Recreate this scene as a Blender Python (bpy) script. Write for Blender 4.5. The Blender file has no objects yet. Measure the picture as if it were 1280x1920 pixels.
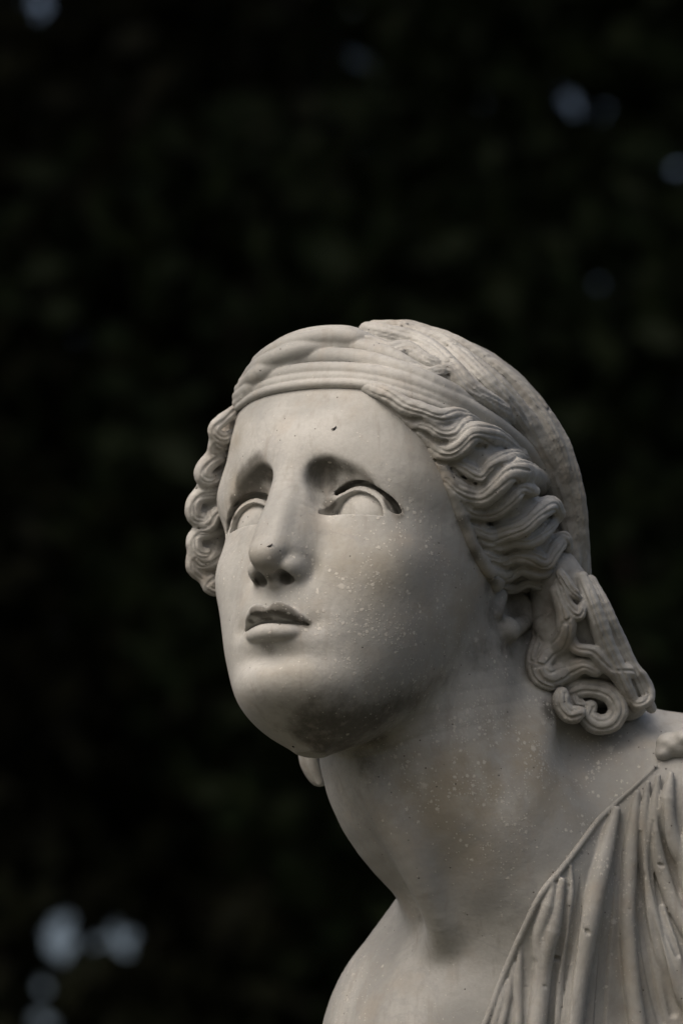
import bpy, math, random
import numpy as np
scene = bpy.context.scene
# ---------------------------------------------------------------- camera, sky, sun, exposure
PITCH = math.radians(14)                                # the photographer looks slightly up
ORG = np.array([0.0, 0.0, 2.30])                       # where the line of sight meets the statue (m above the ground)
cam_d = bpy.data.cameras.new('camera'); cam = bpy.data.objects.new('camera', cam_d); scene.collection.objects.link(cam)
cam.location = (0, -3.2*math.cos(PITCH), ORG[2]-3.2*math.sin(PITCH)); cam.rotation_euler = (math.radians(90)+PITCH, 0, 0)
cam_d.sensor_fit = 'VERTICAL'; cam_d.sensor_height = 36; cam_d.lens = 200; cam_d.clip_start = 0.1; cam_d.clip_end = 2000
cam_d.dof.use_dof = True; cam_d.dof.focus_distance = 3.19; cam_d.dof.aperture_fstop = 9.0
scene.camera = cam
SUN_DIR = (-0.42, -0.46, 0.78)                         # from the statue towards the light: upper left, in front
_el = math.atan2(SUN_DIR[2], math.hypot(SUN_DIR[0], SUN_DIR[1])); _az = math.atan2(SUN_DIR[0], SUN_DIR[1])
world = bpy.data.worlds.new('World'); scene.world = world; world.use_nodes = True
nt = world.node_tree; bgn = nt.nodes['Background']
sky = nt.nodes.new('ShaderNodeTexSky'); sky.sky_type = 'NISHITA'; sky.sun_disc = False
sky.sun_elevation = _el; sky.sun_rotation = _az; sky.air_density = 1.0; sky.dust_density = 9.0; sky.ozone_density = 0.0
nt.links.new(sky.outputs[0], bgn.inputs[0]); bgn.inputs[1].default_value = 0.15
sun_d = bpy.data.lights.new('sun', 'SUN'); sun = bpy.data.objects.new('sun', sun_d); scene.collection.objects.link(sun)
sun_d.energy = 1.5; sun_d.angle = math.radians(45); sun_d.color = (1.0, 0.98, 0.95)
from mathutils import Vector, Matrix
sun.rotation_euler = Vector(SUN_DIR).to_track_quat('Z', 'Y').to_euler(); sun.location = (-3, -3, 6)
vs = scene.view_settings; vs.view_transform = 'Standard'; vs.look = 'None'; vs.exposure = -0.48; vs.gamma = 1.0; vs.use_curve_mapping = False
HEAD_ANGLES = (-22.5, -6.6, -32.7); HEAD_PX = (-64, 0)
scene.cycles.max_bounces = 4; scene.cycles.diffuse_bounces = 2; scene.cycles.glossy_bounces = 2; scene.cycles.transmission_bounces = 2
# ---------------------------------------------------------------- sculpting engine
# Working space: centimetres, x right, y away from the viewer, z up, origin at the statue's eyes' depth.
PXCM = 0.03
CAMD = 320.0
def W(px, py, dep=0.0):
    s = PXCM*(1+np.asarray(dep, float)/CAMD)
    return np.stack(np.broadcast_arrays((np.asarray(px, float)-640)*s, np.asarray(dep, float), (960-np.asarray(py, float))*s), -1)

def _rot(a):
    cx,sx,cy,sy,cz,sz = math.cos(a[0]),math.sin(a[0]),math.cos(a[1]),math.sin(a[1]),math.cos(a[2]),math.sin(a[2])
    Rx=np.array([[1,0,0],[0,cx,-sx],[0,sx,cx]]); Ry=np.array([[cy,0,sy],[0,1,0],[-sy,0,cy]]); Rz=np.array([[cz,-sz,0],[sz,cz,0],[0,0,1]])
    return Ry@Rz@Rx
HS = 1.085                                             # head scale
HR = _rot([math.radians(v) for v in HEAD_ANGLES])@np.diag([1.,-1.,1.])
HO = np.array([HEAD_PX[0]*PXCM, 0.0, HEAD_PX[1]*PXCM])
def toH(P): return ((P-HO)@HR)/HS                      # working space -> head space (x statue's left, y forward, z up)
def toW(H): return (np.asarray(H, float)*HS)@HR.T+HO

def smin(a, b, k):
    if k <= 0: return np.minimum(a, b)
    h = np.maximum(k-np.abs(a-b), 0)/k
    return np.minimum(a, b)-h*h*k*0.25
def smax(a, b, k): return -smin(-a, -b, k)

class Sdf:
    """An ordered list of sculpting strokes; every stroke only touches its own box."""
    def __init__(s): s.ops = []; s.box = None; s.pad = 0.0
    def ev(s, P, marg=0.35):
        if s.box is None or len(s.box[0]) != len(s.ops):
            s.box = (np.array([o[1] for o in s.ops]), np.array([o[2] for o in s.ops]), np.array([o[0] == 'H' for o in s.ops]))
        LO, HI, isH = s.box
        d = np.full(len(P), 9.0); lo, hi = P.min(0)-marg, P.max(0)+marg
        need = ~isH&(LO <= hi).all(1)&(HI >= lo).all(1); H = None
        if isH.any():
            H = toH(P); lh, hh = H.min(0)-marg, H.max(0)+marg
            need |= isH&(LO <= hh).all(1)&(HI >= lh).all(1)
        for i in np.nonzero(need)[0]:
            fr, l, h, fn, seg = s.ops[i]
            Q = H if fr == 'H' else P
            if seg is not None:
                d = fn(d, Q, marg)
                continue
            if len(Q) < 400 and (hi-lo).max() < 6: d = fn(d, Q); continue
            m = ((Q >= l-marg)&(Q <= h+marg)).all(1)
            if m.all(): d = fn(d, Q)
            elif m.any(): d[m] = fn(d[m], Q[m])
        return d
    def add(s, frame, lo, hi, fn, seg=None): s.ops.append((frame, np.asarray(lo, float), np.asarray(hi, float), fn, seg)); return s
    # --- strokes
    def comb(s, mode, d, e, k):
        if mode == 'u': return smin(d, e, k)
        if mode == 's': return smax(d, -e, k)
        return smax(d, e, k)
    def ell(s, frame, c, r, k=0.3, mode='u', rot=None):
        c = np.asarray(c, float); r = np.asarray(r, float); m = r.max()+max(k, s.pad)+.05
        M = None if rot is None else _rot([math.radians(v) for v in rot])
        def fn(d, Q):
            q = Q-c
            if M is not None: q = q@M
            a = np.sqrt(((q/r)**2).sum(1)); b = np.sqrt(((q/(r*r))**2).sum(1))+1e-9
            return s.comb(mode, d, a*(a-1)/b, k)
        return s.add(frame, c-m, c+m, fn)
    def tube(s, frame, pts, rad, k=0.1, mode='u', n=6):
        C, R = spline(pts, rad, n)
        A, Bv = C[:-1], C[1:]-C[:-1]; L = (Bv**2).sum(1)+1e-12; RA, RD = R[:-1], R[1:]-R[:-1]; m = R.max()+max(k, s.pad)+.05
        SL = np.minimum(C[:-1],C[1:])-m; SH = np.maximum(C[:-1],C[1:])+m
        def fn(d, Q, marg=0.35):
            lo, hi = Q.min(0)-marg, Q.max(0)+marg
            w = np.nonzero((SL <= hi).all(1)&(SH >= lo).all(1))[0]
            if not len(w): return d
            e = np.full(len(Q), 9.0)
            for i in w:
                q = Q-A[i]; t = np.clip(q@(Bv[i]/L[i]), 0, 1); q -= t[:,None]*Bv[i]
                np.minimum(e, np.sqrt(np.einsum('ij,ij->i', q, q))-(RA[i]+t*RD[i]), out=e)
            return s.comb(mode, d, e, k)
        return s.add(frame, C.min(0)-m, C.max(0)+m, fn, True)
    def clay(s, frame, c, sig, amp, rot=None, sym=False):
        """add (amp>0) or scrape (amp<0) a soft gaussian lump of clay"""
        c = np.asarray(c, float); sig = np.asarray(sig, float)*np.ones(3); m = sig.max()*3.2
        M = None if rot is None else _rot([math.radians(v) for v in rot])
        def fn(d, Q):
            q = Q-c
            if M is not None: q = q@M
            return d-amp*np.exp(-0.5*((q/sig)**2).sum(1))
        s.add(frame, c-m, c+m, fn)
        if sym:
            r2 = None if rot is None else (rot[0], -rot[1], -rot[2])
            s.clay(frame, c*np.array([-1,1,1]), sig, amp, r2)
        return s

def spline(pts, rad, n=6):
    pts = np.asarray(pts, float); rad = np.asarray(rad, float)*np.ones(len(pts))
    A = np.concatenate([pts, rad[:,None]], 1)
    if len(A) == 2: t = np.linspace(0,1,n+1)[:,None]; B = A[0]*(1-t)+A[1]*t; return B[:,:-1], B[:,-1]
    E = np.concatenate([2*A[:1]-A[1:2], A, 2*A[-1:]-A[-2:-1]]); out = []
    for i in range(1, len(E)-2):
        t = np.linspace(0,1,n,endpoint=False)[:,None]
        p0,p1,p2,p3 = E[i-1],E[i],E[i+1],E[i+2]
        out.append(0.5*((2*p1)+(p2-p0)*t+(2*p0-5*p1+4*p2-p3)*t*t+(3*p1-p0-3*p2+p3)*t**3))
    B = np.concatenate(out+[A[-1:]])
    return B[:,:-1], np.maximum(B[:,-1], -0.3)

def pchip_table(zs, vs, N=600):
    """smooth table through stations"""
    z = np.linspace(zs[0], zs[-1], N); v = np.interp(z, zs, vs)
    w = max(3, int(N*1.7/(zs[-1]-zs[0])))|1
    k = np.hanning(w+2)[1:-1]; k /= k.sum()
    return z, np.convolve(np.pad(v, w//2, mode='edge'), k, 'valid')

from concurrent.futures import ThreadPoolExecutor
POOL = ThreadPoolExecutor(4)
def axis(breaks):
    """[(start, step), ..., (end,)] -> rectilinear grid coordinates"""
    out = []
    for i in range(len(breaks)-1):
        a, h = breaks[i]; b = breaks[i+1][0]; n = max(1, int(round((b-a)/h))); out += list(np.linspace(a, b, n, endpoint=False))
    out.append(breaks[-1][0]); n = (len(out)-1)//16*16
    return np.array(out[:n+1])
def polygonise(sdf, X, Y, Z):
    """surface nets over the blocks that the surface crosses"""
    B = 4
    nb = [(len(a)-1)//B for a in (X,Y,Z)]
    ctr = [0.5*(a[0:n*B:B]+a[B:n*B+B:B]) for a,n in zip((X,Y,Z),nb)]; half = [0.5*(a[B:n*B+B:B]-a[0:n*B:B]) for a,n in zip((X,Y,Z),nb)]
    # parents of 4x4x4 blocks
    pr = []
    for i in range(0,nb[0],4):
        for j in range(0,nb[1],4):
            for k in range(0,nb[2],4): pr.append((i,j,k))
    pc = np.array([[0.5*(a[min(q*B,len(a)-1)]+a[min(q*B+4*B,len(a)-1)]) for a,q in zip((X,Y,Z),p)] for p in pr])
    ph = np.array([[0.5*(a[min(q*B+4*B,len(a)-1)]-a[q*B]) for a,q in zip((X,Y,Z),p)] for p in pr])
    pm = float(np.linalg.norm(ph, axis=1).max())*1.3+.3; bm = float(np.linalg.norm([x.max() for x in half]))*1.4+.1
    dp = np.concatenate(list(POOL.map(lambda q: sdf.ev(q, pm), np.array_split(pc, max(1,len(pc)//100)))))
    act = [p for p,d,h in zip(pr,dp,np.linalg.norm(ph,axis=1)) if abs(d) < h*1.25+0.25]
    g = np.stack(np.meshgrid(*[np.arange(B+1)]*3, indexing='ij'),-1).reshape(-1,3)
    S1, S2 = len(Y)+1, len(Z)+1
    def work(p):
        ii,jj,kk = [np.arange(p[a],min(p[a]+4,nb[a])) for a in range(3)]
        I = np.stack(np.meshgrid(ii,jj,kk,indexing='ij'),-1).reshape(-1,3)
        c = np.stack([ctr[a][I[:,a]] for a in range(3)],1); h = np.linalg.norm(np.stack([half[a][I[:,a]] for a in range(3)],1),axis=1)
        I = I[np.abs(sdf.ev(c, bm)) < h*1.45+0.05]
        if not len(I): return None
        G = (I[:,None,:]*B+g[None]).reshape(-1,3)
        v = sdf.ev(np.stack([X[G[:,0]],Y[G[:,1]],Z[G[:,2]]],1), 0.2).reshape(len(I),B+1,B+1,B+1)
        return I, v.astype(np.float32)
    R = [r for r in POOL.map(work, act) if r is not None]
    I = np.concatenate([r[0] for r in R]); V = np.concatenate([r[1] for r in R])
    s = V < 0
    cnt = sum(s[:,a:a+B,b:b+B,c:c+B].astype(np.int8) for a in (0,1) for b in (0,1) for c in (0,1))
    n_,i_,j_,k_ = np.nonzero((cnt > 0)&(cnt < 8))
    base = I[n_]*B+np.stack([i_,j_,k_],1)
    acc = np.zeros((len(n_),3)); num = np.zeros(len(n_))
    cor = [(a,b,c) for a in (0,1) for b in (0,1) for c in (0,1)]
    for a in cor:
        for ax in range(3):
            if a[ax]: continue
            b = list(a); b[ax] = 1
            va = V[n_,i_+a[0],j_+a[1],k_+a[2]]; vb = V[n_,i_+b[0],j_+b[1],k_+b[2]]
            m = (va < 0) != (vb < 0)
            t = np.where(m, va/np.where(m, va-vb, 1), 0)
            p = np.array(a, float)[None]*np.ones((len(n_),1)); p[:,ax] = t
            acc[m] += p[m]; num[m] += 1
    f = acc/num[:,None]
    pos = np.stack([A[base[:,q]]+f[:,q]*(A[base[:,q]+1]-A[base[:,q]]) for q,A in enumerate((X,Y,Z))],1)
    # slide the vertices onto the true surface, along the gradient of their cell
    C8 = {c: V[n_,i_+c[0],j_+c[1],k_+c[2]].astype(float) for c in cor}; gr = []
    for ax, A in enumerate((X,Y,Z)):
        gr.append(sum(C8[c]*(1 if c[ax] else -1) for c in cor)/4/(A[base[:,ax]+1]-A[base[:,ax]]))
    gr = np.stack(gr, 1); gl = (gr*gr).sum(1)+.02
    ch = np.array_split(np.arange(len(pos)), max(1, len(pos)//3000))
    dv = np.concatenate(list(POOL.map(lambda w: sdf.ev(pos[w], .3), ch)))
    pos = pos-(np.clip(dv, -.05, .05)/gl)[:,None]*gr
    cid = (base[:,0].astype(np.int64)*S1+base[:,1])*S2+base[:,2]
    o = np.argsort(cid); cs = cid[o]
    off = [S1*S2, S2, 1]; quads = []
    for ax in range(3):
        u, w = (ax+1)%3, (ax+2)%3
        e = [0,0,0]; e[ax] = 1
        va = V[n_,i_,j_,k_]; vb = V[n_,i_+e[0],j_+e[1],k_+e[2]]
        m = (va < 0) != (vb < 0)
        c0 = cid[m]; ids = [c0-off[u]-off[w], c0-off[w], c0, c0-off[u]]; q = []; ok = np.ones(len(c0), bool)
        for t in ids:
            x = np.clip(np.searchsorted(cs, t), 0, len(cs)-1); ok &= cs[x] == t; q.append(o[x])
        q = np.stack(q,1)
        fl = (va[m] >= 0)
        q[fl] = q[fl][:,::-1]
        quads.append(q[ok])
    return pos, np.concatenate(quads), gr/np.sqrt((gr*gr).sum(1)+1e-12)[:,None]
# ---------------------------------------------------------------- the stone figure: head, face, neck and chest (one surface)
ZS = [-12.3,-11.9,-11.5,-11.0,-10.4,-9.8,-9.2,-8.5,-7,-5.5,-4,-2,0,1.5,3,4.5,6.3,7.5,9,10.5,11.6,12.4]
def _tab(v): return pchip_table(ZS, v)[1]
TAB = np.stack([
    _tab([-2.8,-1.3,-.2,.75,1.45,1.75,1.75,1.6,1.85,1.85,1.7,1.4,1.35,1.75,1.9,1.75,1.15,.75,-.4,-3.0,-6.4,-8.2]),  # front
    _tab([.6,1.6,2.3,3.0,3.6,4.1,4.5,4.95,5.6,6.1,6.45,6.7,6.75,6.95,7.15,7.35,7.5,7.4,6.6,4.6,2.2,.3]),  # half width
    _tab([-2.6,-2.5,-2.5,-2.6,-2.9,-3.2,-3.5,-3.9,-4.6,-5,-5.2,-5.4,-5.8,-6.2,-6.6,-7,-7.3,-7.6,-8,-8.4,-8.6,-8.6]),  # widest at
    _tab([-3.2,-4.2,-5.0,-5.8,-6.8,-7.6,-8.3,-9.0,-10.4,-11.4,-12.4,-13.5,-14.6,-15.2,-15.6,-15.8,-15.6,-15.2,-14.2,-12.4,-10.4,-9.0]),  # back
    _tab([2.0,2.0,2.0,2.05,2.1,2.1,2.1,2.1,2.1,2.1,2.15,2.2,2.3,2.4,2.5,2.6,2.65,2.6,2.3,2.1,2.0,2.0]),  # squareness
], 1)
DTAB = np.gradient(TAB, (ZS[-1]-ZS[0])/(len(TAB)-1), axis=0)
def loft(d, Q):
    """the skull and jaw: horizontal sections from chin to crown"""
    x,y,z = Q.T; zc = np.clip(z, ZS[0], ZS[-1]); out = np.abs(z-zc)
    g = (zc-ZS[0])/(ZS[-1]-ZS[0])*(len(TAB)-1); i = np.minimum(g.astype(int), len(TAB)-2); g = (g-i)[:,None]
    T = TAB[i]*(1-g)+TAB[i+1]*g; D = DTAB[i]
    f,w,c,b,n = T.T
    fr = y > c; ry = np.where(fr, f-c, c-b); yy = y-c
    A = np.abs(x/w)+1e-6; Bq = np.abs(yy/ry)+1e-6
    An = A**n; Bn = Bq**n; Sm = An+Bn; F1 = Sm**(1/n); F = F1-1
    q = F1/Sm
    fx = q*An/A/w; fy = q*Bn/Bq/ry
    dry = np.where(fr, D[:,0]-D[:,2], D[:,2]-D[:,3]); dB = (-np.sign(yy)*D[:,2]/ry-Bq*dry/ry)
    fz = q*(An/A*(-A*D[:,1]/w)+Bn/Bq*dB)
    gp = np.sqrt(fx*fx+fy*fy); fz = np.minimum(np.abs(fz), gp*(1.0+25*np.exp(-(F*np.minimum(w, 4.0)/.6)**2)))
    r = np.maximum(F, -0.98)/(np.sqrt(gp*gp+np.where(out > 0, 0, fz*fz))+0.03)
    r = np.maximum(r, np.maximum(ZS[0]-z, z-ZS[-1]))
    return np.minimum(d, np.where(out > 0, np.sqrt(np.maximum(r,0)**2+out**2), r))

def build_head(S):
    S.add('H', (-12,-20,-17), (12,8,17), loft)
    # chin, jaw, cheeks, brow
    S.clay('H', (0,1.7,-9.7), (1.4,1.2,.9), .22)
    S.clay('H', (3.7,-.6,-3.2), (1.9,1.6,1.9), .35, sym=True)       # cheek apple
    S.clay('H', (4.5,-2.2,-7.0), (1.6,2.2,2.0), .15, sym=True)
    S.clay('H', (0,1.8,-7.0), (2.0,1.2,1.9), .35)                   # muzzle
    S.clay('H', (0,1.9,2.6), (2.6,1.5,.9), .10)                     # glabella
    S.clay('H', (-5.9,-1.2,1.5), (1.1,1.3,1.1), .62); S.clay('H', (5.6,-1.6,1.4), (1.7,2.2,1.5), .38)        # outer end of the brow
    S.clay('H', (5.5,-1.0,-2.7), (1.2,1.5,1.1), .34, sym=True)
    # nose: a broad flat ridge with sloping flanks
    S.tube('H', [(0,.9,3.0),(0,1.15,1.0),(0,1.55,-1.4),(0,2.0,-2.9)], [.95,1.12,1.5,1.5], 1.2)
    for q in (-1,1):
        S.tube('H', [(q*.32,1.35,2.6),(q*.26,1.95,.6),(q*.34,2.75,-1.6),(q*.40,3.15,-3.2)], [.50,.46,.54,.60], .38)
    S.ell('H', (0,3.05,-3.5), (.95,.98,.80), .4)
    for q in (-1,1):
        S.ell('H', (q*1.14,2.1,-3.88), (.55,1.0,.60), .30, rot=(0,0,q*18))
        S.clay('H', (q*.92,2.95,-3.62), (.28,.5,.45), -.12)
        S.clay('H', (q*1.92,1.5,-3.95), (.26,.6,.5), -.20)
    S.tube('H', [(0,3.0,-3.85),(0,2.15,-4.55)], [.36,.36], .25)
    for q in (-1,1):
        S.ell('H', (q*.74,2.42,-4.42), (.40,.80,.44), .08, 's', rot=(-20,0,q*20))
    # eyes
    for q in (-1,1):
        S.tube('H', [(q*1.95,1.40,.45),(q*1.88,1.50,1.18),(q*2.6,1.40,1.02),(q*3.5,1.05,.68),(q*4.25,.55,.2)], [.5,.82,.84,.74,.42], .5, 's')   # hollow under the brow
        S.clay('H', (q*1.75,1.0,1.25), (.5,.9,.5), -.15)
        S.clay('H', (q*2.05,.9,-.1), (.5,.8,.55), -.35)
        ec = np.array([q*3.2,-1.62,-.22])
        def lids(d, Q, q=q, ec=ec):
            p = Q-ec; r = np.sqrt(((p+np.array([q*.08,0,0]))**2).sum(1))
            z = p[:,2]; zl = -.52                                     # opening between lower and upper margin
            xo = q*p[:,0]; ex = np.where(xo > 0, 1.9, 1.62); e = ((np.abs(xo)/np.where(xo > 0, 1.60, 1.66))**ex+(np.maximum(z-zl, 0)/1.42)**ex+1e-9)**(1/ex); e = (e-1)*1.25
            op = np.maximum(e, zl-z); up = np.clip((z-zl)*3, 0, 1)
            d = smax(d, -(np.sqrt((e-.42)**2+((r-2.28)*.8)**2)-.24*up), .10)      # groove round the upper lid
            d = smin(d, np.maximum(r-2.12, z-zl), .45)                        # lower lid
            d = smin(d, np.maximum(np.abs(r-2.11)-.17, np.maximum(e-.27, zl-.05-z)), .07)   # upper lid
            d = smax(d, -np.maximum(op, -(p[:,1]-.2)), .05)
            return smin(d, r-1.95, .03)
        S.add('H', ec-2.7, ec+2.7, lids)
    # mouth
    M = .52
    for q in (-1,1):
        S.clay('H', (q*2.2,1.3,-7.3+M), (.45,.6,.4), -.18)
        S.tube('H', [(q*2.0,1.25,-7.32+M),(q*1.40,2.0,-7.02+M),(q*.66,2.52,-6.74+M),(0,2.46,-6.88+M)], [.09,.28,.42,.36], .12)
    S.tube('H', [(-2.05,1.85,-7.42+M),(-1.25,2.55,-7.52+M),(0,3.02,-7.52+M),(1.25,2.55,-7.52+M),(2.05,1.85,-7.42+M)], [.14,.48,.62,.48,.14], .05, 's')
    S.tube('H', [(-1.7,1.42,-7.62+M),(-1.05,1.98,-7.82+M),(0,2.26,-7.84+M),(1.05,1.98,-7.82+M),(1.7,1.42,-7.62+M)], [.12,.40,.50,.40,.12], .14)
    for yo, rs in ((0.,1.),(-.35,1.15)):
        S.tube('H', [(-1.95,1.6+yo*.5,-7.38+M),(-1.15,2.15+yo,-7.33+M),(0,2.42+yo,-7.30+M),(1.15,2.15+yo,-7.33+M),(1.95,1.6+yo*.5,-7.38+M)], [.06*rs,.15*rs,.17*rs,.15*rs,.06*rs], .05, 's')
    S.clay('H', (0,2.6,-6.05+M), (.30,.8,.42), -.18)                # philtrum
    S.clay('H', (0,1.9,-9.0+M), (1.3,.9,.42), -.36)                 # hollow under the lip

def build_neck(S):
    S.tube('W', [W(780,1240,6.5),W(812,1430,6.5),W(906,1560,7),W(980,1670,7.5),W(1030,1780,8.5)], [5.8,6.35,6.25,6.2,6.0], 1.3)
    S.tube('W', [W(910,1640,11.5),W(870,1730,11.2),W(820,1850,11),W(795,1935,11),W(785,2080,11)], [3.8,4.1,4.8,5.6,6.3], 1.3)
    S.tube('W', [W(930,1250,10),W(1050,1400,11.5),W(1190,1510,11.5)], [4.2,4.6,5.0], 2.0)
    S.tube('W', [W(1010,1640,11.5),W(1250,1530,10.5),W(1420,1560,10.5)], [5.6,5.7,6.0], 2.0)
    S.ell('W', W(1040,2050,10), (11.5,7.5,10.5), 2.5)
    S.ell('W', W(890,2010,8.2), (7.5,6.8,8.6), 3.5)
    S.ell('W', W(1270,1800,11.5), (7.5,6.8,8.5), 2.5)
    # muscle of the neck that runs down to the breastbone, and the hollow beside it
    S.tube('W', [W(1010,1250,7.5),W(985,1400,4.2),W(935,1570,2.6),W(870,1710,3.4),W(840,1790,5.4)], [1.2,1.3,1.1,.7,.5], 1.6)
    S.tube('W', [W(680,1380,4.0),W(704,1460,2.0),W(765,1590,1.5),W(822,1730,2.6),W(825,1790,5.0)], [1.0,1.0,1.0,.7,.5], 1.3)

def build_ear(S):
    def at(px, py, l): return W(px, py, float(cast(EARBASE, [px], [py])[0])-l)
    S.tube('W', [at(1012,1108,.15),at(1005,1140,.25),at(980,1168,.3),at(955,1182,.3)], [.55,.5,.48,.55], .3)
    S.ell('W', at(948,1180,.1), (.75,.7,.72), .45)
    S.ell('W', at(965,1140,.0), (1.0,.6,1.0), .5)
    S.ell('W', at(985,1120,.30), (.80,.95,.40), .10, 's', rot=(0,-12,0))
    S.tube('W', [at(938,1118,.1),at(932,1150,.05)], [.4,.3], .4)

body = Sdf(); build_head(body); body.pad = 3.6; build_neck(body); body.pad = 0.0
# ---------------------------------------------------------------- hair, headband, tunic: strokes laid over the head's own surface
def cast(sdf, px, py, far=22.0):
    """depth at which the line of sight through a point of the study meets a surface (or passes nearest to it)"""
    px = np.asarray(px, float); py = np.asarray(py, float); y = np.full(len(px), -11.0); best = np.full(len(px), 1e9); by = y.copy(); act = np.arange(len(px))
    for _ in range(60):
        d = sdf.ev(W(px[act], py[act], y[act]), 1.5); m = d < best[act]; best[act[m]] = d[m]; by[act[m]] = y[act[m]]
        keep = (d > 0.012)&(y[act] < far); act = act[keep]
        if not len(act): break
        y[act] += np.clip(d[keep], 0.04, 1.3)*0.85
    return by
class Multi:
    def __init__(s, *p): s.p = p
    def ev(s, P, marg=0.35): return np.min([q.ev(P, marg) for q in s.p], 0)
def lay(sdf, pts, lift, sm=1):
    p = np.asarray(pts, float); d = cast(sdf, p[:,0], p[:,1])
    for _ in range(sm): k = np.pad(d, 1, mode='edge'); d = 0.25*k[:-2]+0.5*d+0.25*k[2:]
    return W(p[:,0], p[:,1], d-np.asarray(lift))
def wob(d, Q):
    """hand-carved unevenness"""
    x,y,z = Q.T
    return d+.022*np.sin(2.9*x+1.7*z+1.1*np.sin(2.3*y))*np.sin(2.6*z-1.9*y+.8*np.sin(3.1*x))+.012*np.sin(6.1*x-4.3*z+y)*np.sin(5.3*y+5.9*z)
def wobble(S): S.add('W', (-60,-60,-60), (60,60,60), wob)
GROOVES = []
def lock(S, base, pts, r, lift=0.35, k=0.2, grooves=(-.38,.30), under=1.0, taper=(.75,1,.6), gr=.085):
    """one carved lock: a rounded wave over a surface, with incised strand lines and an undercut below it"""
    p = np.asarray(pts, float); c, _ = spline(p, 1.0, 4)
    t = np.gradient(c, axis=0); t /= np.linalg.norm(t, axis=1)[:,None]+1e-9; nrm = np.stack([-t[:,1], t[:,0]], 1)
    nrm *= np.where(nrm[:,1:2] < 0, -1, 1) if abs(nrm[:,1]).mean() > .5 else 1
    u = np.linspace(0, 1, len(c)); tp = np.interp(u, [0,.3,.7,1], [taper[0],taper[1],taper[1],taper[2]])
    rc = r*PXCM; ramp = np.interp(u, [0,.16,.86,1], [-.75,0,0,-.5])
    L0 = lay(base, c, (lift+ramp)*rc, 5); dep = L0[:,1]
    S.tube('W', L0, rc*tp, k, n=1)
    G = []
    for j,o in enumerate(grooves):
        w = o+.10*np.sin(5*u+j*2.1+r)
        G.append((c+nrm*(w*r*tp)[:,None], dep-rc*tp*np.sqrt(np.clip(1-w*w,.05,1)), gr*np.interp(u,[0,.15,.8,1],[.3,1,1,.2])))
    if under: G.append((c+nrm*(1.0*r*tp)[:,None], dep-rc*.1, under*.15*np.interp(u,[0,.2,.8,1],[.3,1,1,.3])))
    GROOVES.append((S, G))
def snap(S, P, it=4):
    """slide points onto a surface along its gradient"""
    P = P.copy(); E = np.eye(3)*.02
    for _ in range(it):
        d = S.ev(P, 1.5); g = np.stack([S.ev(P+e, 1.5)-d for e in E], 1)/.02
        P -= (np.clip(d, -.4, .4)/((g*g).sum(1)+.05))[:,None]*g
    return P, np.abs(S.ev(P, 1.5))
def incise(S, tol=.55):
    """cut the strand lines into the surface once all the locks of a part are laid"""
    G = [g for s_, gs in GROOVES if s_ is S for g in gs]
    P0 = np.concatenate([W(g[0][:,0], g[0][:,1], g[1]) for g in G]); P1, err = snap(S, P0); ok = (err < .05)&(np.linalg.norm(P1-P0, axis=1) < tol)
    ix = np.cumsum([len(g[0]) for g in G])[:-1]
    for (p, e, R), q, o, q0 in zip(G, np.split(P1, ix), np.split(ok, ix), np.split(P0, ix)):
        o = o&np.roll(o,1)&np.roll(o,-1); q = np.where(o[:,None], q, q0)
        S.tube('W', q, np.where(o, R, -.25), .08, 's', n=1)
    wobble(S)

cap = Sdf()                                            # the mass of hair over the skull
cap.ell('W', W(768,985,9.5), (10.25,9.2,11.55), 0)
cap.ell('W', W(640,800,6.0), (6.0,6.0,5.6), 2.0)
EARBASE = body; _eb = Sdf(); _eb.ops = list(body.ops); EARBASE = _eb; build_ear(body)
capbase = Multi(cap, body)
_pl = lay(_eb, [(446,762),(600,724),(1045,960)], 0); _n = np.cross(_pl[1]-_pl[0], _pl[2]-_pl[0]); _n /= np.linalg.norm(_n); _n *= np.sign(_n[2])
def cut_front(d, Q): return smax(d, -np.maximum((Q-_pl[0])@_n, Q[:,1]-7.5), .15)
cap.add('W', (-30,-30,-30), (30,30,30), cut_front)

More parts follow.
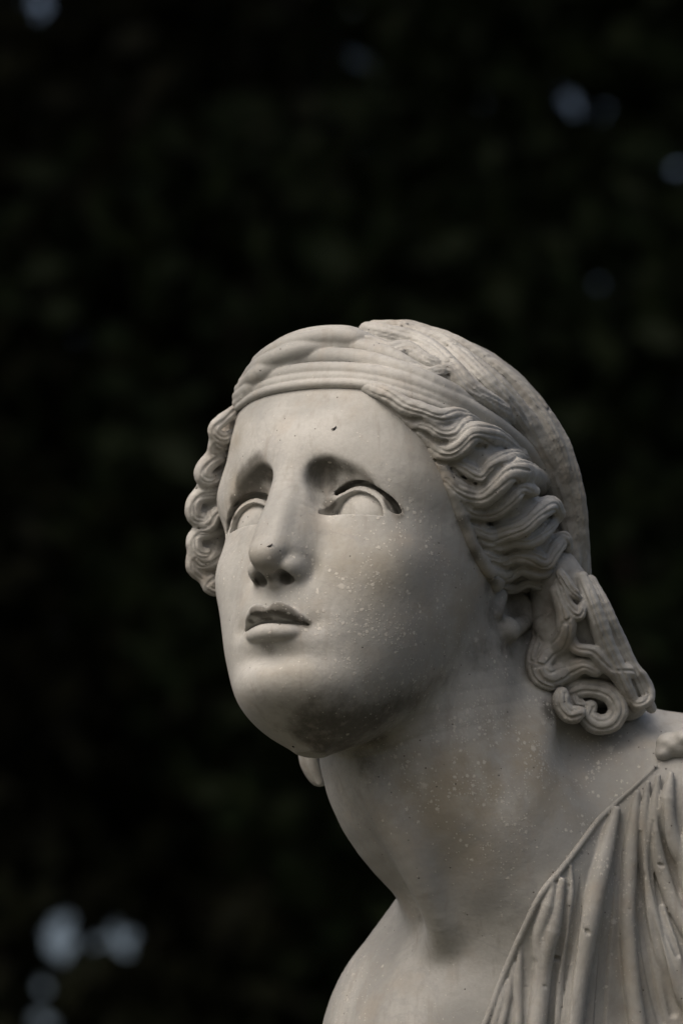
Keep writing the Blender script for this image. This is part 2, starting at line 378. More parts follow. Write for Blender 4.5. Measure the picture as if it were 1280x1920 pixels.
roll = Sdf()
_rc = [(715,738),(790,785),(870,845),(930,915),(965,985),(980,1045),(972,1085)]
roll.tube('W', lay(capbase, _rc, [.0,.0,.05,.1,.2,.3,.3]), [.35,.9,1.55,1.95,2.05,1.9,1.2], 0, n=5)
rollbase = Multi(roll, body)
hair_side = Sdf()
hair_side.tube('W', lay(capbase, _rc, [.0,.0,.05,.1,.2,.3,.3]), [.3,.75,1.4,1.75,1.85,1.7,1.0], 0, n=5)
_rim, _ = spline([(684,722),(725,750),(764,788),(803,830),(829,880),(849,930),(873,995),(895,1045),(930,1096)], 1.0, 4)
hair_side.tube('W', lay(body, _rim, -.05), np.linspace(.25,.45,len(_rim)), .2, n=1)
for pts, r in [
    ([(690,726),(727,741),(757,761),(791,772),(825,784),(859,778),(885,790)],15),
    ([(768,790),(802,799),(829,814),(855,810),(877,789),(900,797)],12),
    ([(806,828),(836,847),(862,836),(885,814),(915,817),(945,831),(972,848)],19),
    ([(830,858),(870,877),(900,892),(919,872),(945,860),(975,858),(995,874)],13),
    ([(836,895),(862,920),(900,930),(930,907),(956,885),(986,889),(1014,907),(1018,932)],21),
    ([(850,930),(885,956),(919,960),(949,941),(975,917),(1000,921)],16),
    ([(872,985),(915,1005),(945,997),(979,986),(1009,960),(1033,947),(1048,962)],18),
    ([(882,1012),(930,1022),(960,1011),(990,1013),(1020,997),(1041,975)],15),
    ([(892,1036),(936,1051),(967,1040),(999,1044),(1022,1053),(1040,1026),(1056,1010),(1062,1026)],16),
    ([(905,1066),(944,1079),(975,1063),(1006,1071),(1034,1063),(1053,1044)],15),
    ([(926,1092),(956,1102),(987,1090),(1014,1094),(1034,1079)],13)]:
    lock(hair_side, rollbase, pts, r*1.2, .30, .32, (-.55,-.05,.42) if r > 15 else (-.3,.3), 1.15, gr=.07)
incise(hair_side)

hair_cap = Sdf()
hair_cap.ell('W', W(768,985,9.5), (10.05,9.0,11.35), 0)
hair_cap.ell('W', W(640,800,6.0), (5.8,5.8,5.4), 2.0)
hair_cap.add('W', (-30,-30,-30), (30,30,30), cut_front)
for pts, r in [                                        # the locks drawn back over the crown
    ([(640,640),(690,645),(730,660),(760,655),(800,680),(850,690)],17),
    ([(690,620),(740,632),(790,650),(840,690),(880,735),(930,765),(960,782)],22),
    ([(760,618),(830,648),(890,700),(940,750),(985,810),(1030,880)],20),
    ([(800,640),(870,672),(930,720),(985,785),(1030,860),(1060,950),(1075,1040)],17),
    ([(860,645),(930,690),(990,750),(1035,820),(1065,900),(1083,980),(1093,1070)],15),
    ([(930,685),(985,732),(1030,790),(1060,850),(1080,920),(1092,1000),(1100,1080)],13),
    ([(960,800),(1005,850),(1040,910),(1062,980),(1080,1060)],15),
    ([(700,612),(770,616),(850,642),(920,682)],14),
    ([(1000,745),(1045,810),(1072,880),(1090,960)],10),
    ([(632,648),(672,640),(700,655),(738,668),(765,660),(795,682),(835,688)],13),
    ([(770,690),(805,702),(840,700),(872,738),(905,752),(930,778),(962,786)],14),
    ([(900,775),(940,800),(985,845),(1020,900),(1042,960)],11)]:
    lock(hair_cap, capbase, pts, r*1.1, .1, .28, (-.6,-.15,.35), 0)
incise(hair_cap)

headband = Sdf()
for pts, r, lf in [
    ([(440,768),(480,742),(530,727),(600,719),(680,721),(750,738),(830,765),(900,795),(960,838),(1010,895),(1045,960)],9,.22),
    ([(442,756),(480,732),(535,716),(600,709),(680,711),(755,728),(835,756),(905,790),(965,835),(1015,893),(1050,962)],12,.12),
    ([(445,744),(490,718),(540,702),(600,695),(680,698),(760,715),(840,746),(915,787),(975,835),(1025,895),(1060,965),(1078,1040)],17,.10),
    ([(450,730),(490,700),(540,682),(600,672),(660,672),(720,685),(790,710),(860,744),(930,788)],19,.08),
    ([(458,716),(495,684),(545,662),(605,652),(660,652),(720,664),(780,690)],19,.05),
    ([(470,700),(510,664),(560,643),(615,634),(665,636),(720,650)],19,.0),
    ([(492,680),(532,648),(582,630),(640,626),(690,634)],17,.0)]:
    c, _ = spline(pts, 1.0, 4); u = np.linspace(0,1,len(c))
    headband.tube('W', lay(capbase, c, lf-np.interp(u,[0,.8,1],[0,0,.5])), r*PXCM*np.interp(u,[0,.1,.85,1],[.6,1,1,.6]), .10, n=1)

hair_far = Sdf()                                       # curls on the far side of the face
fb = lambda pts, dep: W([p[0] for p in pts], [p[1] for p in pts], dep)
for pts, r, dep in [
    ([(440,768),(418,788),(405,798),(403,812),(420,822),(434,812)],10,6),
    ([(436,826),(415,838),(403,832),(402,845),(420,850)],9,6.3),
    ([(436,842),(408,856),(386,874),(381,893),(395,899),(415,888)],13,6.5),
    ([(420,900),(392,905),(378,898),(374,884)],7,7),
    ([(425,912),(398,914),(380,918),(384,934)],9,7),
    ([(430,918),(400,925),(372,932),(362,952),(368,972),(390,972),(405,955)],12,6.8),
    ([(430,950),(405,965),(394,985),(372,984)],10,6.8),
    ([(430,980),(395,995),(370,1003),(364,1020),(372,1038),(392,1040),(404,1020)],12,7),
    ([(426,1030),(405,1050),(380,1058),(366,1047),(365,1065),(382,1080),(402,1085)],12,7.2),
    ([(420,1075),(400,1085),(390,1098),(402,1106),(420,1100)],10,7.4)]:
    c, _ = spline(pts, 1.0, 4); u = np.linspace(0,1,len(c)); rr = r*PXCM*np.interp(u,[0,.2,.8,1],[.8,1,1,.6])
    zz = dep-.2-.9*np.sin(u*3.1)
    hair_far.tube('W', fb(c, zz), rr*1.3, .38, n=1)
    GROOVES.append((hair_far, [(c+np.array([2.0,-1.5]), zz-rr*1.2, .075+0*u), (c+np.array([-3.5,4.0]), zz-rr*1.1, .06+0*u)]))
hair_far.tube('W', fb([(430,790),(418,850),(400,925),(395,1010),(408,1080)], [6.6,6.9,7.1,7.4,7.6]), [.5,.8,1.0,.95,.6], .3)
incise(hair_far)

tb = Sdf(); tb.tube('W', [W(1040,1080,6),W(1085,1160,6.5),W(1125,1240,7.5),W(1180,1320,8)], [1.5,1.8,1.8,1.4], 0)
tbase = Multi(tb, body)
tress = Sdf()
tress.tube('W', [W(1040,1080,6.3),W(1085,1160,6.8),W(1125,1240,7.8),W(1175,1310,8.3)], [1.55,1.75,1.75,1.3], 0)
tress.tube('W', [W(1035,1110,7.0),W(1045,1190,6.6),W(1060,1260,7.2),W(1110,1290,8)], [1.3,1.5,1.4,1.2], .3)
tress.tube('W', [W(1078,1130,6.6),W(1100,1200,6.9),W(1130,1250,7.4)], [1.1,1.3,1.2], .3)
for pts, r, l, gv in [
    ([(1090,1085),(1114,1150),(1136,1212),(1165,1275),(1190,1325)],17,.3,(-.4,.3)),
    ([(1106,1090),(1134,1150),(1158,1205),(1190,1270),(1220,1328)],16,.1,(-.5,0,.5)),
    ([(1046,1110),(1061,1160),(1052,1204),(1024,1227),(1012,1251),(1030,1270),(1061,1258),(1092,1247),(1116,1257)],20,.85,(-.35,.35)),
    ([(1030,1150),(1016,1172),(1008,1204),(999,1238),(1007,1268),(1030,1283),(1056,1276)],14,.85,(-.35,.35)),
    ([(1050,1075),(1067,1104),(1083,1120)],11,.85,(-.35,.35)),
    ([(1047,1092),(1060,1130),(1082,1152),(1091,1135)],12,.85,(-.35,.35)),
    ([(1066,1190),(1080,1215),(1110,1222),(1128,1240),(1150,1258),(1186,1260),(1208,1282),(1214,1310),(1194,1321),(1175,1307)],13,.9,(0,))]:
    lock(tress, tbase, pts, r*1.1, l, .14, gv, 0)
incise(tress)


curl = Sdf()
_sp = [(1056,1306),(1080,1292),(1114,1290),(1146,1303),(1158,1330),(1145,1354),(1119,1358),(1100,1343),(1106,1325)]
for pts, r, dl in [(_sp,18.5,2.6),([(1052,1300),(1052,1322),(1068,1340),(1086,1336)],16,2.7),([(1072,1300),(1078,1318),(1092,1322)],11,2.2)]:
    c, _ = spline(pts, 1.0, 5); u = np.linspace(0,1,len(c)); base_d = np.full(len(c), np.percentile(cast(body, c[:,0], c[:,1]), 35))
    rr = r*PXCM*np.interp(u,[0,.15,.8,1],[.75,1,1,.7])
    for back in (0, .6, 1.2): curl.tube('W', W(c[:,0],c[:,1],base_d-dl*.5+back), rr*(1.08-.05*back), .08, n=1)
    t = np.gradient(c,axis=0); t /= np.linalg.norm(t,axis=1)[:,None]
    for o in (-.45,.35):
        q = c+np.stack([-t[:,1],t[:,0]],1)*o*r
        GROOVES.append((curl, [(q, base_d-dl*.5-rr*.95, .085+0*u)]))
incise(curl)

nape_curl = Sdf()
nape_curl.tube('W', [W(572,1400,11),W(579,1432,11),W(596,1460,11),W(612,1455,11)], [.45,.5,.45,.4], 0)
nape_curl.tube('W', [W(580,1400,10.5),W(589,1435,10.5),W(600,1466,10.5)], [.3,.35,.25], .05)

# tunic: cloth sheet over chest right of its hem, with raised folds
hem = np.array([(1245,1410),(1229,1437),(1170,1491),(1124,1534),(1092,1577),(1050,1632),(1014,1675),(987,1730),(964,1780),(936,1847),(909,1920),(880,1990),(850,2080)], float)
hc, _ = spline(hem, 1.0, 6)
tunic = Sdf()
def sheet(d, Q):
    s = PXCM*(1+Q[:,1]/CAMD); px = 640+Q[:,0]/s; py = 960-Q[:,2]/s
    hx = np.interp(py, hc[:,1], hc[:,0]); slope = 0.75
    side = (hx-px)*PXCM*slope; side = np.where(py < hem[0,1], np.maximum(side, (hem[0,1]-py)*PXCM), side)
    e = body.ev(Q)-0.16
    return np.minimum(d, smax(smax(e, side, .1), -e-.6, 0))
tunic.add('W', W(830,2100,-2)-np.array([0,8,3]), W(1330,1395,14)+np.array([2,0,0]), sheet)
for pts, r, l in [
    ([tuple(p) for p in hc[6:-4:4]],6,.5),
    ([(1155,1519),(1139,1573),(1120,1650),(1104,1722),(1092,1788),(1081,1847),(1072,1920),(1065,1990)],20,.45),
    ([(1194,1487),(1186,1550),(1178,1632),(1174,1710),(1178,1788),(1186,1866),(1194,1920),(1200,1990)],16,.55),
    ([(1214,1468),(1206,1542),(1210,1632),(1221,1710),(1241,1788),(1272,1858),(1300,1900)],13,.6),
    ([(1233,1456),(1225,1542),(1233,1605),(1253,1671),(1280,1730),(1310,1780)],14,.55),
    ([(1257,1452),(1249,1515),(1260,1573),(1285,1620)],15,.5),
    ([(1036,1660),(1022,1710),(1010,1750),(1012,1790)],13,.2),
    ([(1053,1652),(1038,1730),(1022,1788),(1014,1847),(1006,1920),(1000,1990)],17,.35),
    ([(1069,1624),(1069,1671),(1061,1730),(1050,1808),(1046,1866),(1042,1920)],8,.4),
    ([(1285,1560),(1288,1640),(1298,1720),(1320,1810)],18,.5),
    ([(1240,1700),(1262,1790),(1290,1880),(1310,1960)],14,.5),
    ([(975,1777),(971,1847),(971,1920),(968,1990)],8,.4),
    ([(963,1808),(948,1886),(940,1920),(930,1960)],7,.4),
    ([(950,1840),(935,1890),(920,1940)],6,.4)]:
    c, _ = spline(pts, 1.0, 4); u = np.linspace(0,1,len(c))
    tunic.tube('W', lay(body, c, .16+l*r*PXCM, 4), r*PXCM*np.interp(u,[0,.25,1],[.4,1,1.1]), .16, n=1)
# channels between the folds
cuts = []
for pts, r in [([(1166,1540),(1152,1620),(1140,1720),(1132,1820),(1125,1920),(1120,1990)],13),([(1062,1700),(1052,1760),(1036,1840),(1030,1920)],7),([(1200,1560),(1198,1660),(1206,1760),(1224,1860),(1240,1920)],9),([(1222,1540),(1222,1640),(1242,1720),(1270,1790)],6),([(1215,1700),(1238,1800),(1262,1900)],9),([(1090,1640),(1080,1740),(1066,1840),(1058,1920)],7),([(1240,1500),(1241,1560),(1262,1640),(1285,1700)],6)]:
    c, _ = spline(pts, 1.0, 4); tr = np.interp(np.linspace(0,1,len(c)), [0,.25,1], [.35,1,1.1])*r*PXCM
    cuts.append((lay(tunic, c, .0, 6)-np.array([0,1,0])*(tr*.35)[:,None], tr))
for P, tr in cuts: tunic.tube('W', P, tr, .10, 's', n=1)

for cx, cy, cr in [(1101,1748,.20),(1042,1797,.22),(1064,1660,.13),(1206,1640,.14),(1238,1622,.16),(1180,1705,.12),(1090,1600,.10),(1150,1640,.10),(985,1850,.10),(1022,1850,.12)]:   # chipped edges
    tunic.ell('W', W(cx, cy, float(cast(tunic, [cx], [cy])[0])-.02), (cr*1.3,cr*.8,cr*.7), .05, 's', rot=(0,cx*7%90,0))

button = Sdf()
bd = float(cast(body, [1262], [1395])[0])
button.ell('W', W(1266,1398,bd-.45), (1.15,1.0,.75), 0, rot=(0,12,0))
button.ell('W', W(1244,1412,bd-.75), (.5,.6,.45), .25)
button.ell('W', W(1280,1384,bd-.9), (.65,.7,.5), .25)
button.tube('W', [W(1238,1425,bd-.3),W(1262,1428,bd-.5),W(1290,1422,bd-.5)], [.3,.35,.35], .15)
wobble(button)
# ---------------------------------------------------------------- materials
class NT:
    def __init__(s, name):
        s.m = bpy.data.materials.new(name); s.m.use_nodes = True; s.t = s.m.node_tree; s.b = s.t.nodes['Principled BSDF']; s.co = s.n('ShaderNodeTexCoord').outputs['Object']
    def n(s, typ, **kw):
        x = s.t.nodes.new(typ)
        for k, v in kw.items(): setattr(x, k, v)
        return x
    def put(s, sock, v):
        if isinstance(v, (int, float)): sock.default_value = v
        elif isinstance(v, tuple): sock.default_value = v if len(v) == 4 else (*v, 1)
        else: s.t.links.new(v, sock)
    def noise(s, scale, detail=4, rough=.55, vec=None, dist=0):
        x = s.n('ShaderNodeTexNoise'); s.put(x.inputs['Vector'], vec or s.co); s.put(x.inputs['Scale'], scale); s.put(x.inputs['Detail'], detail); s.put(x.inputs['Roughness'], rough); s.put(x.inputs['Distortion'], dist); return x.outputs['Fac']
    def vor(s, scale, vec=None, feat='F1', rnd=1.0):
        x = s.n('ShaderNodeTexVoronoi', feature=feat); s.put(x.inputs['Vector'], vec or s.co); s.put(x.inputs['Scale'], scale); s.put(x.inputs['Randomness'], rnd); return x
    def ramp(s, v, a, b, lo=0., hi=1.):
        x = s.n('ShaderNodeMapRange', interpolation_type='SMOOTHSTEP'); s.put(x.inputs[0], v); s.put(x.inputs[1], a); s.put(x.inputs[2], b); s.put(x.inputs[3], lo); s.put(x.inputs[4], hi); return x.outputs[0]
    def math(s, op, a, b=0.0):
        x = s.n('ShaderNodeMath', operation=op); s.put(x.inputs[0], a); s.put(x.inputs[1], b); return x.outputs[0]
    def mix(s, f, a, b):
        x = s.n('ShaderNodeMix', data_type='RGBA'); s.put(x.inputs[0], f); s.put(x.inputs[6], a); s.put(x.inputs[7], b); return x.outputs[2]
    def attr(s, name): return s.n('ShaderNodeAttribute', attribute_name=name).outputs['Fac']
    def bump(s, h, dist, strength=1.0, nrm=None):
        x = s.n('ShaderNodeBump'); s.put(x.inputs['Height'], h); s.put(x.inputs['Distance'], dist); s.put(x.inputs['Strength'], strength)
        if nrm is not None: s.put(x.inputs['Normal'], nrm)
        return x.outputs[0]

def marble(name, warm=0.0, dirt=0.0):
    N = NT(name)
    big = N.noise(9, 5, .6, dist=.4); mid = N.noise(34, 6, .6); fine = N.noise(420, 3, .6)
    col = N.mix(N.ramp(big, .40, .62), (.485,.482,.458), (.320,.322,.308))                         # pale and greyer beds of the stone
    col = N.mix(N.ramp(mid, .50, .72, 0, .35+warm), col, (.40,.345,.28))                          # faint ochre clouds
    wv = N.noise(14, 8, .65, dist=1.4); vein = N.math('ABSOLUTE', N.math('SUBTRACT', wv, .5))
    col = N.mix(N.ramp(vein, 0, .03, .22, 0), col, (.27,.27,.28))                                 # grey veins
    # ochre wash
    t = N.math('MULTIPLY', N.attr('tan'), N.ramp(N.noise(26, 6, .65), .32, .62))
    col = N.mix(N.math('MULTIPLY', t, .76), col, (.29,.245,.165))
    # green-black film of algae and soot, with its own ragged edge
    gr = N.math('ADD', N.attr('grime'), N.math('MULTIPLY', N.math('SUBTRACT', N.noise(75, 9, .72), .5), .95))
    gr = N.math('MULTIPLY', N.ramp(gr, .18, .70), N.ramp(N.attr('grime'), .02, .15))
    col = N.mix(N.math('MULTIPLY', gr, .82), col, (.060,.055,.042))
    if dirt:
        dd = N.ramp(N.noise(40, 8, .7), .45, .75, 0, dirt)
        col = N.mix(dd, col, (.17,.14,.11))
    # streaks washed down the stone
    mp = N.n('ShaderNodeMapping'); N.put(mp.inputs['Vector'], N.co); mp.inputs['Scale'].default_value = (160, 160, 9)
    st = N.noise(1.0, 4, .6, vec=mp.outputs[0]); col = N.mix(N.ramp(st, .52, .72, 0, .55), col, (.33,.31,.28))
    # pale lichen crusts
    v = N.vor(300); v2 = N.vor(680)
    reg = N.math('MULTIPLY', N.attr('lichen'), N.ramp(N.noise(45, 4, .6), .38, .62))
    cell = N.n('ShaderNodeSeparateColor'); N.put(cell.inputs[0], v.outputs['Color']); cell2 = N.n('ShaderNodeSeparateColor'); N.put(cell2.inputs[0], v2.outputs['Color'])
    on = N.math('LESS_THAN', cell.outputs[0], N.math('MULTIPLY', reg, .55)); on2 = N.math('LESS_THAN', cell2.outputs[0], N.math('ADD', N.math('MULTIPLY', reg, .55), .015))
    rag = N.math('MULTIPLY', N.math('SUBTRACT', N.noise(1100, 2, .5), .5), .55)
    s1 = N.math('MULTIPLY', N.ramp(N.math('ADD', v.outputs['Distance'], rag), .22, .36, 1, 0), on); s2 = N.math('MULTIPLY', N.ramp(N.math('ADD', v2.outputs['Distance'], rag), .24, .38, 1, 0), on2)
    v4 = N.vor(130); c4 = N.n('ShaderNodeSeparateColor'); N.put(c4.inputs[0], v4.outputs['Color'])
    s3 = N.math('MULTIPLY', N.ramp(N.math('ADD', v4.outputs['Distance'], N.math('MULTIPLY', N.math('SUBTRACT', N.noise(500, 5, .7), .5), .9)), .12, .34, .9, 0), N.math('LESS_THAN', c4.outputs[0], N.math('MULTIPLY', reg, .22)))
    li = N.math('MAXIMUM', N.math('MAXIMUM', s1, s2), s3)
    col = N.mix(N.math('MULTIPLY', li, .66), col, (.62,.60,.55))
    # pits
    v3 = N.vor(330); c3 = N.n('ShaderNodeSeparateColor'); N.put(c3.inputs[0], v3.outputs['Color'])
    pit = N.math('MULTIPLY', N.ramp(v3.outputs['Distance'], .10, .20, 1, 0), N.math('LESS_THAN', c3.outputs[1], .05))
    col = N.mix(N.math('MULTIPLY', pit, .75), col, (.06,.05,.045))
    col = N.mix(N.ramp(fine, .35, .75, 0, .16), col, (.25,.24,.22))
    N.put(N.b.inputs['Base Color'], col); N.put(N.b.inputs['Roughness'], N.ramp(mid, .3, .7, .52, .72)); N.put(N.b.inputs['Specular IOR Level'], .35)
    h = N.math('ADD', N.math('MULTIPLY', fine, .35), N.math('MULTIPLY', N.noise(150, 5, .65), .9))
    h = N.math('ADD', h, N.math('SUBTRACT', N.math('MULTIPLY', li, .35), N.math('MULTIPLY', pit, 1.2)))
    N.put(N.b.inputs['Normal'], N.bump(h, .0007, .55))
    return N.m

def leafmat(name, a, b):
    N = NT(name); o = N.n('ShaderNodeObjectInfo').outputs['Random']
    N.put(N.b.inputs['Base Color'], N.mix(N.noise(2.3, 3), a, b)); N.put(N.b.inputs['Roughness'], .6); N.put(N.b.inputs['Specular IOR Level'], .2)
    return N.m
def barkmat():
    N = NT('bark'); N.put(N.b.inputs['Base Color'], N.mix(N.noise(9, 6), (.035,.026,.02), (.07,.055,.045))); N.put(N.b.inputs['Roughness'], .9); return N.m
def soilmat():
    N = NT('soil'); N.put(N.b.inputs['Base Color'], N.mix(N.noise(1.5, 6), (.03,.035,.016), (.05,.042,.03))); N.put(N.b.inputs['Roughness'], .95); return N.m
# ---------------------------------------------------------------- assemble the statue
RES = 1.0
STONE = marble('weathered_marble'); STONE_HAIR = marble('weathered_marble_hair', .18, .58); STONE_CLOTH = marble('weathered_marble_cloth', .12, .22)
cP, sP = math.cos(PITCH), math.sin(PITCH)
def place(pos):
    """working space (cm, along the line of sight) -> the world (m)"""
    p = pos*0.01; y = p[:,1]+3.2; out = np.stack([p[:,0], y*cP-p[:,2]*sP, y*sP+p[:,2]*cP], 1)
    return out+np.array(cam.location)
def spots(lst, base):
    a = np.array(lst, float); d = cast(base, a[:,0], a[:,1]); return W(a[:,0], a[:,1], d), a[:,2]*PXCM, a[:,3]
ALL = Multi(body, hair_side)
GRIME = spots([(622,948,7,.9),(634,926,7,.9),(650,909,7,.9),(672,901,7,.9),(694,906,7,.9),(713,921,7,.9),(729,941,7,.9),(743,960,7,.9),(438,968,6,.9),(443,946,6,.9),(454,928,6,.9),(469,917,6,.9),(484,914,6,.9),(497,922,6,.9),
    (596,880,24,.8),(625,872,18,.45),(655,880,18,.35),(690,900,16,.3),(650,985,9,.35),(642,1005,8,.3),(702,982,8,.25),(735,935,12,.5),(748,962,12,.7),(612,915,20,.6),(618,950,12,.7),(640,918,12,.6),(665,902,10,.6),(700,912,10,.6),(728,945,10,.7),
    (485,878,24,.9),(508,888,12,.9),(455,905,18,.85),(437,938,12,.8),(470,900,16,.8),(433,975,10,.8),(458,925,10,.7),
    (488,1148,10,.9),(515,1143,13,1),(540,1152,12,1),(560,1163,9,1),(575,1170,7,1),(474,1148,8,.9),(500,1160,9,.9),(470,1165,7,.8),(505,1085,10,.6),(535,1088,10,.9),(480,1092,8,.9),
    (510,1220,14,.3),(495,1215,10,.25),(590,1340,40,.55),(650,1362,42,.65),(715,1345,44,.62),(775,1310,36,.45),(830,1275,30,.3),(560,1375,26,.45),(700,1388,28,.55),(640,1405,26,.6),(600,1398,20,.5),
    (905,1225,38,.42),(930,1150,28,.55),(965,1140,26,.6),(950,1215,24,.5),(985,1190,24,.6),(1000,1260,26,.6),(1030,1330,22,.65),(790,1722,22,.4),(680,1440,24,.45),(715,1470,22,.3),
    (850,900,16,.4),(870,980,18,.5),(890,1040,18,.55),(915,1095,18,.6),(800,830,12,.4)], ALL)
TAN = spots([(640,1040,40,.5),(700,1070,50,.5),(850,1180,60,.6),(880,1100,50,.5),(830,1440,70,.7),(900,1500,70,.6),(960,1430,70,.8),(1010,1400,50,.8),(870,1590,50,.5),(760,1500,60,.5),(700,1440,50,.6),(560,1260,40,.5),(470,1040,30,.4),(445,820,24,.6),(440,900,20,.6),(1060,1500,60,.5),(1100,1430,50,.5),(800,880,30,.35),(760,1680,40,.5),(1120,1740,50,.5),(1230,1600,60,.5),(1190,1860,50,.5)], ALL)
LICH = spots([(660,1060,60,.75),(700,1120,80,.8),(640,1180,60,.7),(740,1220,90,.6),(820,1180,80,.45),(560,1210,40,.3),(700,950,60,.25),(780,960,60,.3),(900,1420,90,.7),(960,1350,60,.7),(940,1530,50,.7),(820,1400,80,.5),(1040,1430,70,.8),(1000,1560,80,.35),(420,1080,30,.5),(660,1880,50,.6),(640,1830,40,.5),(1140,1600,80,.6),(1240,1650,80,.6),(1060,1720,70,.5),(1100,1380,60,.5)], ALL)
def mask(P, S):
    out = np.zeros(len(P))
    for c, r, a in zip(*S):
        q = ((P-c)**2).sum(1)/(r*r); m = q < 7
        out[m] = 1-(1-out[m])*(1-a*np.exp(-.5*q[m]))
    return out
def mesh_obj(name, sdf, X, Y, Z, mat, parent):
    pos, quads, nrm = polygonise(sdf, X, Y, Z)
    me = bpy.data.meshes.new(name)
    me.vertices.add(len(pos)); me.vertices.foreach_set('co', place(pos).astype(np.float32).ravel())
    me.loops.add(quads.size); me.polygons.add(len(quads))
    me.loops.foreach_set('vertex_index', quads.ravel().astype(np.int32))
    me.polygons.foreach_set('loop_start', np.arange(0,quads.size,4,dtype=np.int32)); me.polygons.foreach_set('loop_total', np.full(len(quads),4,np.int32))
    me.update(calc_edges=True); me.shade_smooth(); me.materials.append(mat)
    nw = np.stack([nrm[:,0], nrm[:,1]*cP-nrm[:,2]*sP, nrm[:,1]*sP+nrm[:,2]*cP], 1); me.normals_split_custom_set_from_vertices(nw.astype(np.float32))
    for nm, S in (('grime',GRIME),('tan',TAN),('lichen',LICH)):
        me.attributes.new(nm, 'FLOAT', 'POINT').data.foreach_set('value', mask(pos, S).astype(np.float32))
    o = bpy.data.objects.new(name, me); scene.collection.objects.link(o); o.parent = parent
    return o
def auto(name, sdf, h, mat, parent, ymax=99):
    lo = np.full(3,1e9); hi = -lo
    for op in sdf.ops:
        if op[0] == 'W' and op[2][0]-op[1][0] < 50: lo = np.minimum(lo, op[1]); hi = np.maximum(hi, op[2])
    lo -= .3; hi += .3; hi[1] = min(hi[1], ymax)
    return mesh_obj(name, sdf, *[axis([(a,h*RES),(b+16*h*RES,)]) for a,b in zip(lo,hi)], mat, parent)
statue = bpy.data.objects.new('marble_statue', None); scene.collection.objects.link(statue)
statue['label'] = 'weathered grey marble statue of a woman gazing upwards with wavy hair and a headband'; statue['category'] = 'statue'
r_ = RES
figure = mesh_obj('figure', body, axis([(-13.5,.17*r_),(-8,.095*r_),(5.0,.17*r_),(20,.3),(31,)]), axis([(-12,.095*r_),(3,.18*r_),(8,.3),(19,)]), axis([(-38,.25*r_),(-30,.17*r_),(-15,.095*r_),(8,.28*r_),(14,)]), STONE, statue)
crown = auto('hair', hair_cap, .115, STONE_HAIR, statue)
crown['label'] = 'hair drawn back over the crown in long carved strands'
for n, s_, h, m_, lab in [('hair_wave',hair_side,.08,STONE_HAIR,'thick wavy locks swept back above the ear'),('hair_curl',hair_far,.07,STONE_HAIR,'small tight curls on the far side of the face'),('tress',tress,.07,STONE_HAIR,'twisted locks falling behind the ear to the shoulder'),
        ('ringlet',curl,.07,STONE_HAIR,'spiral ringlet lying on the shoulder'),('nape_curl',nape_curl,.08,STONE_HAIR,'end of a curl showing below the chin')]:
    auto(n, s_, h, m_, crown)['label'] = lab
auto('headband', headband, .08, STONE, statue)['label'] = 'folded cloth band across the top of the forehead'
cloth = auto('tunic', tunic, .105, STONE_CLOTH, statue); cloth['label'] = 'pleated tunic gathered at the shoulder'
auto('shoulder_button', button, .07, STONE_CLOTH, cloth)

# two tiny insects resting on the stone
def insect(px, py, ang, label):
    d = float(cast(body, [px], [py])[0]); c = W(px, py, d-.03); a = np.array([math.cos(ang),0,math.sin(ang)]); b = np.array([-math.sin(ang),0,math.cos(ang)])
    S = Sdf(); S.tube('W', [c-a*.13,c,c+a*.10], [.03,.045,.03], 0); S.ell('W', c+a*.13, (.03,.03,.03), .01)
    S.tube('W', [c+a*.03+b*.02,c-a*.14+b*.09], [.02,.03], .0); S.tube('W', [c+a*.03-b*.02,c-a*.14-b*.09], [.02,.03], .0)
    N = NT('insect_black'); N.put(N.b.inputs['Base Color'], (.012,.010,.009)); N.put(N.b.inputs['Roughness'], .4)
    o = auto('insect', S, .012, N.m, None); o['label'] = label; o['category'] = 'insect'; o['group'] = 'insects on the stone'
insect(627, 803, .9, 'tiny dark insect resting on the forehead')
insect(507, 1023, .8, 'tiny dark insect resting on the bridge of the nose')

# ---------------------------------------------------------------- the dark grove behind, far out of focus
def struct(o, name): o.name = name; o['kind'] = 'structure'
gm = bpy.data.meshes.new('ground'); gm.from_pydata([(-400,-400,0),(400,-400,0),(400,400,0),(-400,400,0)], [], [(0,1,2,3)]); gm.materials.append(soilmat())
go = bpy.data.objects.new('ground', gm); scene.collection.objects.link(go); struct(go, 'ground')
BARK = barkmat(); LEAF = [leafmat('dark_foliage', (.013,.024,.010), (.026,.038,.015)), leafmat('brown_foliage', (.018,.015,.009), (.020,.028,.011))]
camp = np.array(cam.location)
def sight(px, py, dist):                               # a point in the grove on the photographer's line of sight
    return place(W(np.array([px]), np.array([py]), np.array([dist*100.0-320])))[0]
OPEN = [(sight(px,py,18.0), r) for px,py,r in [(45,1615,.0),(110,1770,.022),(12,1792,.024),(222,1768,.012),(170,1780,-.006),(88,1842,-.004),(80,1916,.010),(118,1730,-.004),(1072,196,.010),(1272,320,.002),(66,8,.002),(1128,205,-.012)]]
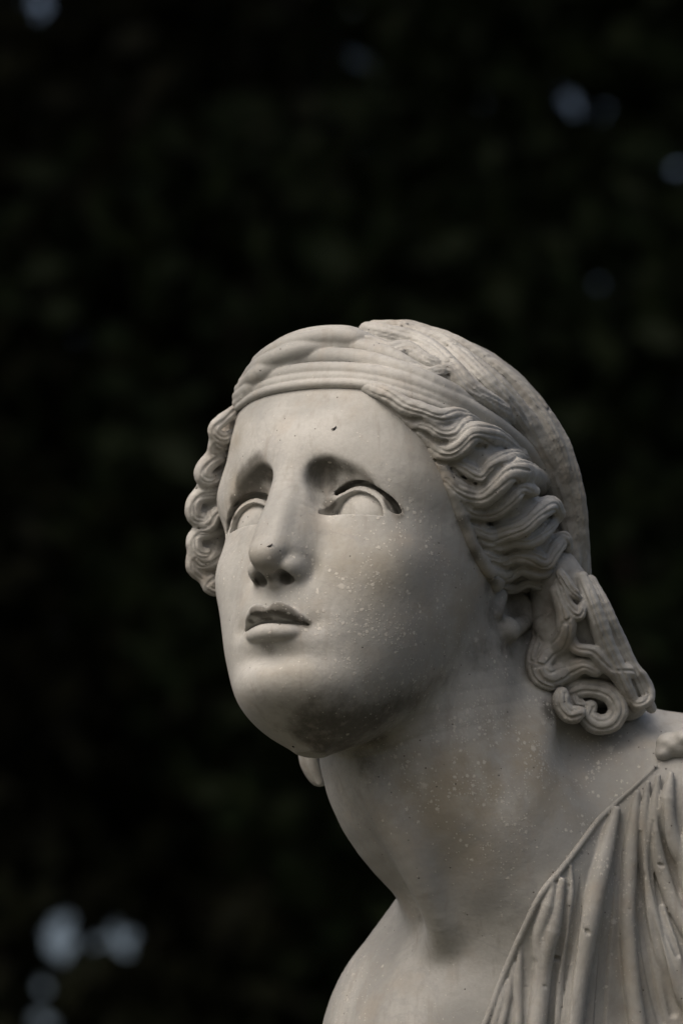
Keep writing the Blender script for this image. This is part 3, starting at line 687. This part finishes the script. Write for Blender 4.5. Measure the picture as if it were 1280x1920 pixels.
def leaves(rs, c, rad, n, size):
    u = rs.normal(size=(n,3)); u /= np.linalg.norm(u,axis=1)[:,None]
    p = c+u*rad*(rs.uniform(.25,1,(n,1))**.5)*(1+.18*np.sin(5*u[:,:1]+3*u[:,2:]+rs.uniform(0,6)))
    p = p[p[:,2] > .05]
    for o, r in OPEN:                                  # openings where the light beyond comes through
        t = o-camp; L = np.linalg.norm(t); t = t/L; q = p-camp; s = q@t; dd = np.linalg.norm(q-s[:,None]*t, axis=1)
        p = p[dd > (r+.048)*s/L]
    n = len(p); a = rs.normal(size=(n,3)); a /= np.linalg.norm(a,axis=1)[:,None]; b = np.cross(a, rs.normal(size=(n,3))); b /= np.linalg.norm(b,axis=1)[:,None]
    s = size*rs.uniform(.6,1.2,(n,1))
    return np.stack([p-a*s, p-b*s*.5, p+a*s, p+b*s*.5], 1).reshape(-1,3)
def tree(name, label, x, y, h, blobs, trunk_r, seed, leaf, n, size, group):
    rs = np.random.RandomState(seed)
    t = bpy.data.objects.new(name, None); t.location = (x,y,0); scene.collection.objects.link(t); t['label'] = label; t['category'] = 'tree'; t['group'] = group
    V = []; Fc = []; K = 10
    for j in range(9):
        z = h*.9*j/8; r = trunk_r*(1-.8*j/8)*(1.35 if j == 0 else 1); ox, oy = .12*math.sin(j*.9+seed), .12*math.cos(j*.7+seed)
        V += [(ox+r*math.cos(6.2832*i/K), oy+r*math.sin(6.2832*i/K), z) for i in range(K)]
        if j: Fc += [((j-1)*K+i, (j-1)*K+(i+1)%K, j*K+(i+1)%K, j*K+i) for i in range(K)]
    for bx,by,bz,_,_,_ in blobs:                       # a limb into every mass of foliage
        z0 = max(.3, bz*.55); b0 = len(V)
        for j in range(4):
            f = j/3; r = trunk_r*.4*(1-.75*f)
            V += [(bx*f+r*math.cos(6.2832*i/6), by*f+r*math.sin(6.2832*i/6), z0+(bz-z0)*f) for i in range(6)]
            if j: Fc += [(b0+(j-1)*6+i, b0+(j-1)*6+(i+1)%6, b0+j*6+(i+1)%6, b0+j*6+i) for i in range(6)]
    me = bpy.data.meshes.new('trunk'); me.from_pydata(V, [], Fc); me.materials.append(BARK); me.shade_smooth()
    o = bpy.data.objects.new('trunk', me); scene.collection.objects.link(o); o.parent = t
    L = np.concatenate([leaves(rs, np.array([x+b[0],y+b[1],b[2]]), np.array(b[3:]), int(n*b[3]*b[5]), size) for b in blobs])-np.array([x,y,0])
    me = bpy.data.meshes.new('crown'); nq = len(L)//4
    me.vertices.add(len(L)); me.vertices.foreach_set('co', L.astype(np.float32).ravel()); me.loops.add(nq*4); me.polygons.add(nq)
    me.loops.foreach_set('vertex_index', np.arange(nq*4,dtype=np.int32)); me.polygons.foreach_set('loop_start', np.arange(0,nq*4,4,dtype=np.int32)); me.polygons.foreach_set('loop_total', np.full(nq,4,np.int32)); me.update(calc_edges=True)
    me.materials.append(LEAF[leaf]); o = bpy.data.objects.new('crown', me); scene.collection.objects.link(o); o.parent = t
low = [(0,0,1.2,1.5,1.3,1.3),(.3,-.2,3.0,1.5,1.3,1.5),(-.3,.1,5.0,1.5,1.3,1.6),(.1,0,7.0,1.4,1.2,1.6),(-.1,0,8.8,1.1,1.0,1.4)]
for i,(x,y,lf) in enumerate([(-3.3,10.5,0),(-1.2,11.4,1),(1.0,10.8,0),(3.2,11.3,0),(-2.3,13.4,0),(-.1,13.8,0),(2.2,13.2,1),(-3.4,15.8,0),(-1.2,16.2,0),(1.1,15.9,0),(3.3,16.1,0),(-2.4,18.4,0),(-.2,18.6,0),(2.1,18.3,0)]):
    tree('yew_tree', 'dark dense evergreen tree in the shaded grove behind the statue', x, y, 9.5, low, .16, 20+i, lf, 2600, .07, 'evergreens of the dark grove')
high = [(0,0,9.6,3.2,2.8,1.3),(2.2,-.6,9.2,2.6,2.4,1.1),(-2.2,-.5,9.2,2.6,2.4,1.1),(0,-2.4,9.4,2.8,2.0,.9),(4.0,-1.2,9.3,2.4,2.2,1.0),(1.6,-2.8,9.3,2.4,2.0,.9)]  # crowns of two added trees, above the view, placed to keep the grove dark
for i,(x,y) in enumerate([(-4.6,8.2),(4.6,8.6)]):
    tree('added_shade_tree', 'added tall tree out of view, its crown put there to shade the grove', x, y, 10.4, high, .28, 50+i, 0, 900, .20, 'added shading trees over the grove')
